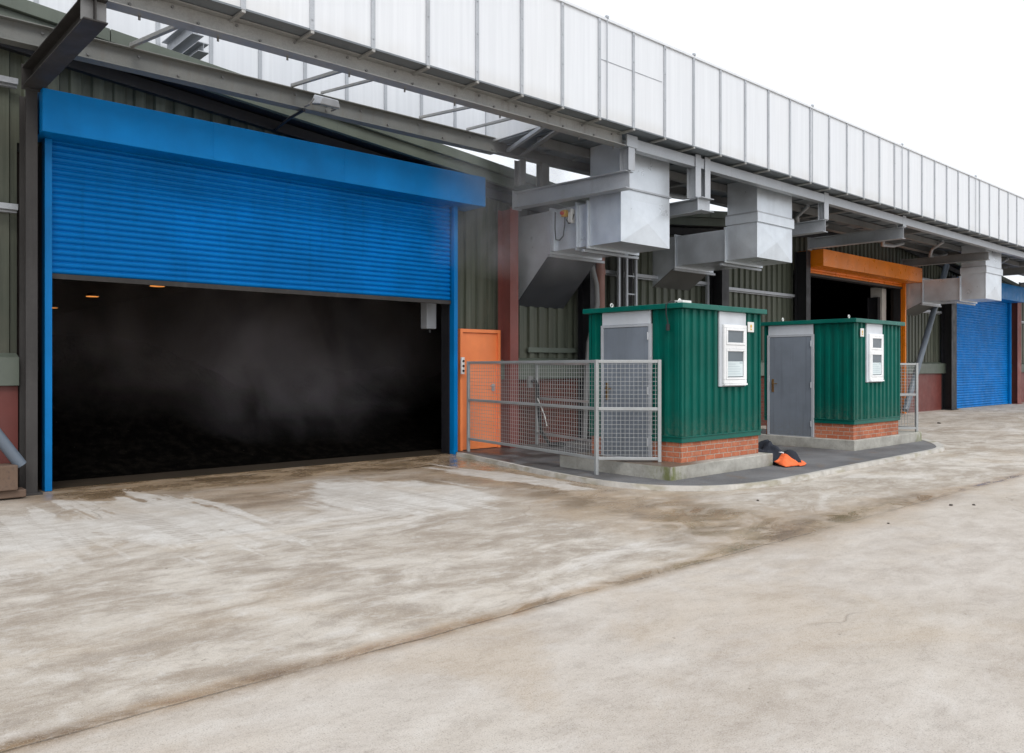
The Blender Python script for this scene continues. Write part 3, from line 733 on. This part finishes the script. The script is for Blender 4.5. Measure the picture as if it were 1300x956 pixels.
MB().box(10.93, 11.015, 10.46, 10.50, 4.26, 4.52).box(10.93, 11.015, 10.52, 10.55, 4.28, 4.46).build('actuator', 'white', du1, .008)
MB().tube([(10.97, 10.67, 4.4), (10.96, 10.665, 4.24), (10.96, 10.70, 4.05), (10.965, 10.80, 3.98), (10.965, 10.90, 4.0), (10.965, 10.925, 4.2), (10.965, 10.92, 4.52)], .010, 8).build('cable', 'rubber', du1, 0, True)
MB().tube([(10.97, 10.63, 4.34), (10.96, 10.56, 4.26), (10.96, 10.48, 4.27), (10.97, 10.44, 4.42)], .010, 8).build('cable', 'rubber', du1, 0, True)
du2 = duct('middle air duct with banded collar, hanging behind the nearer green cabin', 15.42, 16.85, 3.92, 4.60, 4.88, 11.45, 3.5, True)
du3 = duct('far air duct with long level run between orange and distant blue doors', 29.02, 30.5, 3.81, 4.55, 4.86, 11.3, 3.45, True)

# ------------------------------------------------------------------ site cabins
def cabin(label, plabel, x0, x1, y0, y1, wx0, wx1, sx0, sx1, szz, dy0, dy1):
    t = thing('site_cabin', ((x0+x1)/2, (y0+y1)/2, .24), label, 'cabin', 'green portable cabins on brick bases')
    MB().box(x0+.03, x1-.03, y0+.03, y1-.03, .242, .525).build('brick_base', 'brick', t)
    MB().box(x0+.002, x1-.002, y0+.002, y1-.002, .527, .60).box(x0-.012, x1+.012, y0-.012, y1+.012, .60, .615).build('skirt_trim', 'trim', t, .004)
    m = MB(); i = .02
    def side(a, b, out, holes=()):
        corr(m, a, b, .616, 2.425, .178, .03, out, .5)
    side((x0+i, y0+i), (wx0-.005, y0+i), (0, -1)); side((wx1+.005, y0+i), (x1-i, y0+i), (0, -1))
    corr(m, (wx0-.005, y0+i), (wx1+.005, y0+i), .616, 1.30, .178, .03, (0, -1), .5)
    side((x0+i, dy0-.0), (x0+i, y0+i), (-1, 0)); side((x0+i, y1-i), (x0+i, dy1), (-1, 0))
    side((x1-i, y0+i), (x1-i, y1-i), (1, 0)); side((x0+i, y1-i), (x1-i, y1-i), (0, 1))
    m.build('wall', 'green', t)
    MB().box(x0+.045, x1-.045, y0+.045, y1-.045, .53, 2.42).build('lining', 'inner', t)
    for (cx, cy_) in ((x0, y0), (x1, y0), (x0, y1), (x1, y1)):
        sx, sy = (1 if cx == x0 else -1), (1 if cy_ == y0 else -1)
        MB().box(min(cx, cx+sx*.05), max(cx, cx+sx*.05), min(cy_, cy_+sy*.05), max(cy_, cy_+sy*.05), .617, 2.425).build('corner_trim', 'green', t, .006)
    rf = MB().box(x0-.07, x1+.07, y0-.07, y1+.07, 2.43, 2.505).build('roof', 'trim', t, .008)
    for ex, ey in ((x0+.25, y0+.22), (x1-.3, y1-.25), (x0+.2, y1-.3)):
        MB().tube([(ex, ey, 2.505), (ex, ey, 2.53)], .012, 8).torus((ex, ey, 2.558), .027, .009).build('lifting_eye', 'white', rf, 0, True)
    # window set in a pale infill panel
    y = y0
    MB().box(wx0, wx1, y-.012, y+.018, 1.31, 2.427).build('window_surround', 'panelgrey', t, .004)
    a, b = wx0+.07, wx1-.035
    w1 = MB()
    zs = (1.355, 2.235); zm = 1.90
    w1.box(a, b, y-.05, y-.014, zs[0], zs[0]+.055).box(a, b, y-.05, y-.014, zs[1]-.05, zs[1]).box(a, a+.05, y-.05, y-.014, zs[0]+.056, zs[1]-.051).box(b-.05, b, y-.05, y-.014, zs[0]+.056, zs[1]-.051)
    w1.box(a+.051, b-.051, y-.05, y-.014, zm-.03, zm+.03)
    win = w1.build('window', 'upvc', t, .005)
    for (za, zb_, e) in ((zs[0]+.057, zm-.032, .032), (zm+.032, zs[1]-.052, .036)):
        q = MB(); c0, c1 = a+.052, b-.052
        q.box(c0, c1, y-.058, y-.02, za, za+e).box(c0, c1, y-.058, y-.02, zb_-e, zb_).box(c0, c0+e, y-.058, y-.02, za+e+.001, zb_-e-.001).box(c1-e, c1, y-.058, y-.02, za+e+.001, zb_-e-.001)
        q.build('sash', 'upvc', win, .005)
        MB().box(c0+e, c1-e, y-.036, y-.030, za+e, zb_-e).build('pane', 'glass', win)
    pw0, pw1 = a+.052+.045, b-.052-.045
    pp = MB().box(pw0, pw1, y-.0405, y-.0375, zs[0]+.105, zs[0]+.33).build('notice', 'paper', win)
    ln = MB()
    for kx in range(5):
        ln.box(pw0+.02, pw0+.02+(pw1-pw0-.05)*(.55 if kx == 4 else .95-.1*(kx % 2)), y-.0425, y-.0410, zs[0]+.14+kx*.037, zs[0]+.145+kx*.037)
    ln.box(pw1-.09, pw1-.015, y-.0427, y-.0411, zs[0]+.30, zs[0]+.318)
    ln.build('notice_print', 'print', win)
    MB().box(a, b, y-.066, y-.012, zs[0]-.03, zs[0]-.003).build('sill', 'upvc', win, .004)
    sg = MB().box(sx0, sx1, y-.03, y-.018, szz, szz+.155).build('sign', 'white', t, .003)
    m = MB(); cx = (sx0+sx1)/2
    m.tube([(cx, y-.031, szz+.09), (cx, y-.033, szz+.09)], .026, 12); m.box(cx-.02, cx+.02, y-.033, y-.031, szz+.03, szz+.055)
    m.build('sign_symbol', 'yellow', sg)
    # door in the left flank
    x = x0
    MB().box(x-.010, x+.02, dy0+.02, dy1-.02, 2.235, 2.427).build('transom_panel', 'panelgrey', t, .003)
    MB().box(x-.022, x+.018, dy0-.0, dy0+.05, .245, 2.235).box(x-.022, x+.018, dy1-.05, dy1, .245, 2.235).box(x-.022, x+.018, dy0+.051, dy1-.051, 2.195, 2.232).build('door_frame', 'framegrey', t, .004)
    dr = MB().box(x-.016, x+.015, dy0+.055, dy1-.055, .26, 2.19).build('door', 'doorgrey', t, .003)
    MB().box(x-.024, x-.0165, dy1-.15, dy1-.10, 1.10, 1.36).tube([(x-.02, dy1-.125, 1.27), (x-.06, dy1-.125, 1.27), (x-.06, dy1-.24, 1.27)], .010, 8).build('handle', 'brass', dr, .002)
    for z in (.45, 1.2, 2.0): MB().tube([(x-.03, dy0+.053, z), (x-.03, dy0+.053, z+.11)], .011, 8).build('hinge', 'framegrey', dr)
    MB().box(x-.02, x+.02, dy0+.052, dy1-.052, .243, .257).build('threshold', 'framegrey', dr)
    return t
c1 = cabin('nearer green ribbed cabin with its grey door behind the mesh barrier', None, 9.5, 11.57, 6.95, 8.72, 10.41, 11.12, 11.15, 11.32, 2.14, 7.48, 8.45)
c2 = cabin('farther green ribbed cabin with its grey door in open view', None, 14.9, 16.92, 7.02, 8.88, 15.39, 16.07, 15.10, 15.24, 2.17, 7.81, 8.80)
rb = thing('junction_box', (9.75, 7.15, 2.505), 'small white box on the nearer cabin roof corner with hanging black cable', 'junction box')
MB().box(9.62, 9.83, 7.02, 7.17, 2.507, 2.555).build('case', 'white', rb, .008)
MB().tube([(9.62, 7.12, 2.53), (9.5, 7.14, 2.535), (9.405, 7.15, 2.49), (9.41, 7.155, 2.35), (9.44, 7.15, 2.25), (9.445, 7.15, 2.2)], .009, 8).build('cable', 'rubber', rb, 0, True)
MB().tube([(9.445, 7.15, 2.21), (9.445, 7.15, 2.12)], .028, 8).build('plug', 'rubber', rb, 0, True)

def pl(label, x0, x1, y0, y1):
    m = MB().box(x0, x1, y0, y1, .002, .241)
    tag(m.build('concrete_plinth', 'plinth', None, .014, seg=3), label, 'plinth', 'concrete plinths under the cabins')
pl('low concrete plinth with mossy corner under the nearer cabin', 9.08, 11.71, 6.82, 8.95)
pl('low concrete plinth under the farther cabin, ending at the small barrier', 14.84, 17.9, 6.985, 9.05)

# ------------------------------------------------------------------ mesh barriers
def panel(t, a, b, ztop, zbot, zmid, posts=(True, True), pz=(0.05, 0.05), mesh=True, sp=.062):
    a = Vector((*a, 0)); b = Vector((*b, 0)); L = (b-a).length; d = (b-a)/L
    def P(u, z): q = a+d*u; return (q.x, q.y, z)
    for i, (on, u) in enumerate(zip(posts, (0, L))):
        if on: MB().bar(P(u, pz[i]+.001), P(u, ztop+.025), .05, .05, up=(d.x, d.y, 0)).build('post', 'barrier', t, .006)
    for z, h in ((ztop, .045), (zmid, .045), (zbot, .045)):
        MB().bar(P(.026, z), P(L-.026, z), .04, h).build('rail', 'barrier', t, .005)
    if mesh:
        m = MB(); n = Vector((-d.y, d.x, 0))
        u = sp*.6
        while u < L-.03:
            m.bar(P(u, zbot+.02), P(u, ztop-.02), .0045, .0045, up=(n.x, n.y, 0)); u += sp
        z = zbot+.05
        while z < ztop-.03:
            q0 = Vector(P(.03, z))+n*.0046; q1 = Vector(P(L-.03, z))+n*.0046; m.bar(q0, q1, .0045, .0045); z += sp
        m.build('wire_mesh', 'wire', t)
f1 = thing('mesh_barrier', (8.9, 8.5, .05), 'galvanised mesh barrier bent round the corner between orange door and nearer cabin', 'barrier', 'galvanised mesh barriers')
panel(f1, (9.46, 11.66), (8.79, 7.92), 1.68, .29, 1.00)
panel(f1, (8.79, 7.92), (9.415, 7.275), 1.68, .29, 1.00, (False, True), (.05, .241))
f2 = thing('mesh_barrier', (10.8, 10.2, .05), 'galvanised rail frame behind the front barrier, in front of the brick wall', 'barrier', 'galvanised mesh barriers')
panel(f2, (11.35, 11.82), (10.55, 8.98), 1.66, .29, .98, mesh=False)
f3 = thing('mesh_barrier', (17.6, 7.6, .24), 'short mesh barrier at the far end of the farther cabin', 'barrier', 'galvanised mesh barriers')
panel(f3, (17.0, 7.62), (17.82, 7.06), 1.66, .32, 1.02, pz=(.241, .241))
panel(f3, (17.82, 7.06), (17.85, 8.9), 1.66, .32, 1.02, (False, True), (.241, .241), sp=.07)
f4 = thing('guard_rail', (42, 11.6, 0), 'plain two-bar steel guard rail past the distant blue door', 'railing')
for x in (40.6, 43.2, 45.8): MB().tube([(x, 11.2, 0), (x, 11.2, 1.45)], .03, 8).build('post', 'barrier', f4)
for z in (1.43, .72): MB().tube([(39.9, 11.2, z), (46.2, 11.2, z)], .025, 8).build('rail', 'barrier', f4)

# ------------------------------------------------------------------ wall-mounted and loose things
ct = thing('cable_ladder', (14.0, 11.7, 0), 'upright galvanised cable ladder behind the nearer cabin', 'cable ladder')
for x in (13.72, 13.98, 14.30): MB().box(x-.03, x+.03, 11.68, 11.74, .06, 5.1).build('side_rail', 'galvcool', ct, .003)
m = MB().box(13.76, 13.94, 11.745, 11.76, .06, 5.1).box(14.02, 14.26, 11.745, 11.76, .06, 5.1); m.build('back_tray', 'darksteel', ct)
m = MB()
for i in range(12): m.box(14.02, 14.26, 11.70, 11.73, .4+i*.4, .43+i*.4)
m.build('rungs', 'galvcool', ct)
for x in (13.82, 13.88, 14.1, 14.17): MB().tube([(x, 11.72, .06), (x, 11.72, 5.0)], .016, 8).build('cable', 'rubber', ct)

hp = MB().tube([(12.62, 11.5, 3.7), (12.68, 11.42, 3.3), (12.66, 11.38, 2.9), (12.55, 11.38, 2.5), (12.42, 11.4, 2.1), (12.40, 11.45, 1.2), (12.4, 11.5, .1)], .055, 12).build('flexible_hose', 'dull', None, 0, True)
tag(hp, 'dark grey flexible hose curving down the wall behind the duct hood', 'hose')
wh = thing('water_hose', (10.95, 11.4, .05), 'black hose with pale strap hanging beside the red column', 'hose')
MB().tube([(10.95, 11.55, 1.32), (10.98, 11.5, 1.36), (11.04, 11.48, 1.25), (11.05, 11.46, .8), (11.08, 11.42, .35), (11.2, 11.3, .10), (11.5, 11.2, .08), (11.62, 11.35, .08), (11.4, 11.5, .08)], .035, 10).build('pipe', 'rubber', wh, 0, True)
MB().tube([(11.0, 11.44, 1.0), (11.07, 11.42, .85), (11.16, 11.4, .65), (11.2, 11.38, .45)], .012, 6).build('strap', 'white', wh)
MB().box(10.9, 11.0, 11.57, 11.62, 1.2, 1.42).build('wall_hook', 'dull', wh, .003)

cb = thing('door_control', (9.42, 11.78, 1.5), 'small push button control box between blue door jamb and orange door', 'control box')
MB().box(9.385, 9.455, 11.76, 11.797, 1.47, 1.78).build('case', 'white', cb, .006)
for z in (1.53, 1.62, 1.71): MB().tube([(9.42, 11.759, z), (9.42, 11.745, z)], .022, 10).build('button', 'rubber', cb)

fl = thing('floodlight', (6.02, 10.85, 5.5), 'grey floodlight clamped on the rear beam above the big blue door', 'floodlight')
m = MB().hexa([(5.86, 10.62, 5.40), (6.2, 10.62, 5.40), (6.2, 10.9, 5.47), (5.86, 10.9, 5.47), (5.9, 10.60, 5.50), (6.16, 10.60, 5.50), (6.16, 10.86, 5.60), (5.9, 10.86, 5.60)])
m.build('housing', 'framegrey', fl, .012)
MB().hexa([(5.88, 10.63, 5.385), (6.18, 10.63, 5.385), (6.18, 10.88, 5.45), (5.88, 10.88, 5.45), (5.88, 10.63, 5.399), (6.18, 10.63, 5.399), (6.18, 10.88, 5.462), (5.88, 10.88, 5.462)]).build('lens', 'glass', fl)
MB().tube([(5.84, 10.75, 5.5), (5.80, 10.8, 5.42), (5.80, 10.95, 5.42)], .014, 6).build('bracket', 'dull', fl)
MB().tube([(6.22, 10.75, 5.5), (6.24, 10.8, 5.45), (6.24, 10.95, 5.45)], .014, 6).build('bracket', 'dull', fl)
MB().tube([(5.78, 10.94, 5.36), (5.80, 11.4, 5.36), (5.82, 11.95, 5.30)], .022, 8).build('arm', 'blacksteel', fl)

eb = thing('electrical_box', (9.3, 12.55, 2.3), 'pale box hanging inside the big door opening, top right', 'box')
MB().box(9.08, 9.30, 12.42, 12.62, 2.32, 3.1).build('case', 'framegrey', eb, .01)
MB().tube([(9.2, 12.5, 2.32), (9.2, 12.5, 2.25)], .03, 8).build('gland', 'rubber', eb)
MB().box(9.17, 9.26, 12.48, 12.56, 3.1, 4.4).build('trunking', 'dull', eb)

for i, (x, y, z, lab) in enumerate(((11.5, 34, 4.84, 'nearest glowing amber lamp under the hall ceiling, close beneath the raised shutter'), (11.5, 43, 5.0, 'middle one of three amber lamps glowing deep inside the dark hall'), (11.8, 52, 4.95, 'farthest and faintest amber lamp deep inside the dark hall'))):
    t = thing('ceiling_lamp', (x, y, z), lab, 'lamp', 'amber lamps in the hall')
    MB().tube([(x, y, z+.02), (x, y, z+.12), (x, y, z+.16)], [.32, .2, .08], 16).build('shade', 'blacksteel', t)
    MB().tube([(x, y, z), (x, y, z+.018)], .28, 16).build('lens', 'lamp', t)
    MB().tube([(x, y, z+.16), (x, y, z+.5)], .02, 6).build('stem', 'blacksteel', t)

# compost heap filling the hall
from mathutils import noise as mn
hb = MB(); NX, NY = 90, 60
for j in range(NY):
    for i in range(NX):
        x = -13+26.2*i/(NX-1); y = 12.75+20*(j/(NY-1))**1.6
        t = min(1, max(0, (y-12.75)/3.4)); t = t*t*(3-2*t)
        z = t*(1.55+.35*math.sin(x*.45)+.5*mn.fractal(Vector((x*.5, y*.5, 0)), 1, 2, 4))+.05*mn.fractal(Vector((x*4, y*4, 2)), 1, 2, 3)*min(1, t*6+.1)
        hb.v.append((x, y, max(.006, z)))
for j in range(NY-1):
    for i in range(NX-1):
        a = j*NX+i; hb.f.append((a, a+1, a+NX+1, a+NX))
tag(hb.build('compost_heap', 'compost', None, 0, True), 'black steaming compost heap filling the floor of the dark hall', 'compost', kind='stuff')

def blob(name, c, r, mat, label):
    m = MB(); n, k = 20, 12
    for j in range(k+1):
        th = math.pi*j/k
        for i in range(n):
            ph = 2*math.pi*i/n; q = 1+.12*mn.noise(Vector((math.cos(ph)*1.5, math.sin(ph)*1.5, th*1.2)))
            sx = lambda v: math.copysign(abs(v)**.6, v)
            m.v.append((c[0]+r[0]*q*sx(math.sin(th))*sx(math.cos(ph)), c[1]+r[1]*q*sx(math.sin(th))*sx(math.sin(ph)), c[2]+r[2]*q*sx(math.cos(th))))
    for j in range(k):
        for i in range(n): m.f.append((j*n+i, j*n+(i+1) % n, (j+1)*n+(i+1) % n, (j+1)*n+i))
    o = m.build(name, mat); tag(o, label, 'steam', kind='stuff'); return o
blob('steam', (6.6, 15.0, 2.75), (6.2, 2.3, 2.2), 'steam_in', 'thin grey steam drifting inside the big door opening')
blob('steam', (7.3, 13.9, 2.5), (2.6, 1.5, 2.4), 'steam_col', 'denser plume of grey steam rising from the compost in mid doorway')
blob('steam', (10.2, 10.9, 4.5), (2.0, 1.3, 1.4), 'steam_out', 'wisp of pale steam rising past the blue box and red column')

# dropped coat
def cloth(name, mat, parent, pts, amp, seed, th=.012):
    m = MB(); nu, nv = 26, 18
    A, B, C_, D = [Vector(p) for p in pts]
    for j in range(nv):
        v = j/(nv-1)
        for i in range(nu):
            u = i/(nu-1)
            p = (A*(1-u)+B*u)*(1-v)+(D*(1-u)+C_*u)*v
            edge = min(1, 5*min(u, 1-u, v, 1-v)+.1)
            q = Vector((p.x*6+seed, p.y*6, seed))
            dome = math.sin(math.pi*u)**.6*math.sin(math.pi*v)**.6
            off = Vector((mn.noise(q*1.3), mn.noise(q*1.3+Vector((9, 0, 0))), 0))*.05
            z = p.z+amp*dome*(.75+.9*mn.noise(q))+.018*mn.noise(q*4)*edge
            m.v.append((p.x+off.x, p.y+off.y, max(.056, z)))
    for j in range(nv-1):
        for i in range(nu-1): a = j*nu+i; m.f.append((a, a+1, a+nu+1, a+nu))
    o = m.build(name, mat, parent, 0, True)
    s = o.modifiers.new('solid', 'SOLIDIFY'); s.thickness = th
    return o
co = thing('coat', (12.0, 6.95, .05), 'crumpled navy work coat with bright orange lining dropped beside the nearer cabin', 'coat')
cloth('body', 'navy', co, [(11.74, 7.50, .16), (12.16, 7.36, .06), (12.20, 6.74, .06), (11.74, 6.72, .07)], .34, 3.1)
cloth('sleeve', 'navy', co, [(11.86, 6.88, .10), (12.20, 6.86, .08), (12.14, 6.54, .06), (11.88, 6.54, .06)], .20, 8.4)
cloth('orange_panel', 'hivis', co, [(11.68, 6.80, .11), (11.94, 6.74, .20), (11.90, 6.46, .06), (11.56, 6.56, .06)], .11, 5.7)
cloth('hem', 'hivis', co, [(11.88, 6.50, .07), (12.12, 6.58, .08), (12.15, 6.51, .06), (11.87, 6.43, .06)], .03, 1.9)
cloth('collar', 'hivis', co, [(12.13, 6.98, .12), (12.19, 6.98, .11), (12.24, 6.56, .07), (12.17, 6.56, .08)], .04, 6.9)
cloth('tape', 'reflect', co, [(11.90, 6.84, .25), (11.98, 6.82, .25), (11.98, 6.56, .13), (11.91, 6.56, .14)], .03, 2.2, .006)

# far end of the site, seen past the last column
fb = thing('concrete_building', (50, 16, 0), 'pale concrete block building beyond the far end of the shed', 'building')
MB().box(61, 74, 12.5, 22, 0, 2.6).build('wall', 'block', fb); MB().box(60.6, 74.4, 12.1, 22.4, 2.6, 3.3).build('parapet', 'galvcool', fb)
for x in (62.5, 66, 69.5): MB().box(x, x+1.6, 12.46, 12.49, .6, 1.9).build('window', 'glass', fb)
MB().tube([(41.1, 11.6, 4.7), (41.15, 11.45, 4.4), (41.1, 11.4, 3.2), (41.05, 11.4, 2.4), (41.3, 11.4, 2.0), (42.2, 11.4, 1.95)], .11, 12).build('bent_pipe', 'galvcool', bld, 0, True)

# crumbs of stone on the concrete
for (x, y, r, lab) in ((10.1, 3.62, .022, 'left of two dark stones lying together on the slab beyond the gutter puddle'), (10.32, 3.45, .020, 'right of two dark stones lying together on the slab beyond the gutter puddle'),
                 (8.75, 5.3, .018, 'lone dark stone on the concrete between kerb and gutter'), (8.46, 3.63, .014, 'small brown stone just on the near side of the gutter puddle'),
                 (20.5, 8.8, .045, 'dark stone on the yard just beyond the small mesh barrier'), (24.5, 9.1, .05, 'far dark stone on the yard before the distant blue door')):
    m = MB(); n = 7
    for j, (zz, rr) in enumerate(((0, .8), (.35, 1), (.75, .6))):
        for i in range(n):
            a = 2*math.pi*i/n; q = rr*r*random.uniform(.75, 1.25); m.v.append((x+q*math.cos(a), y+q*math.sin(a), .001+zz*r))
    for j in range(2):
        for i in range(n): m.f.append((j*n+i, j*n+(i+1) % n, (j+1)*n+(i+1) % n, (j+1)*n+i))
    m.f.append(tuple(2*n+i for i in range(n)))
    tag(m.build('pebble', 'stone'), lab, 'stone', 'loose stones on the concrete')
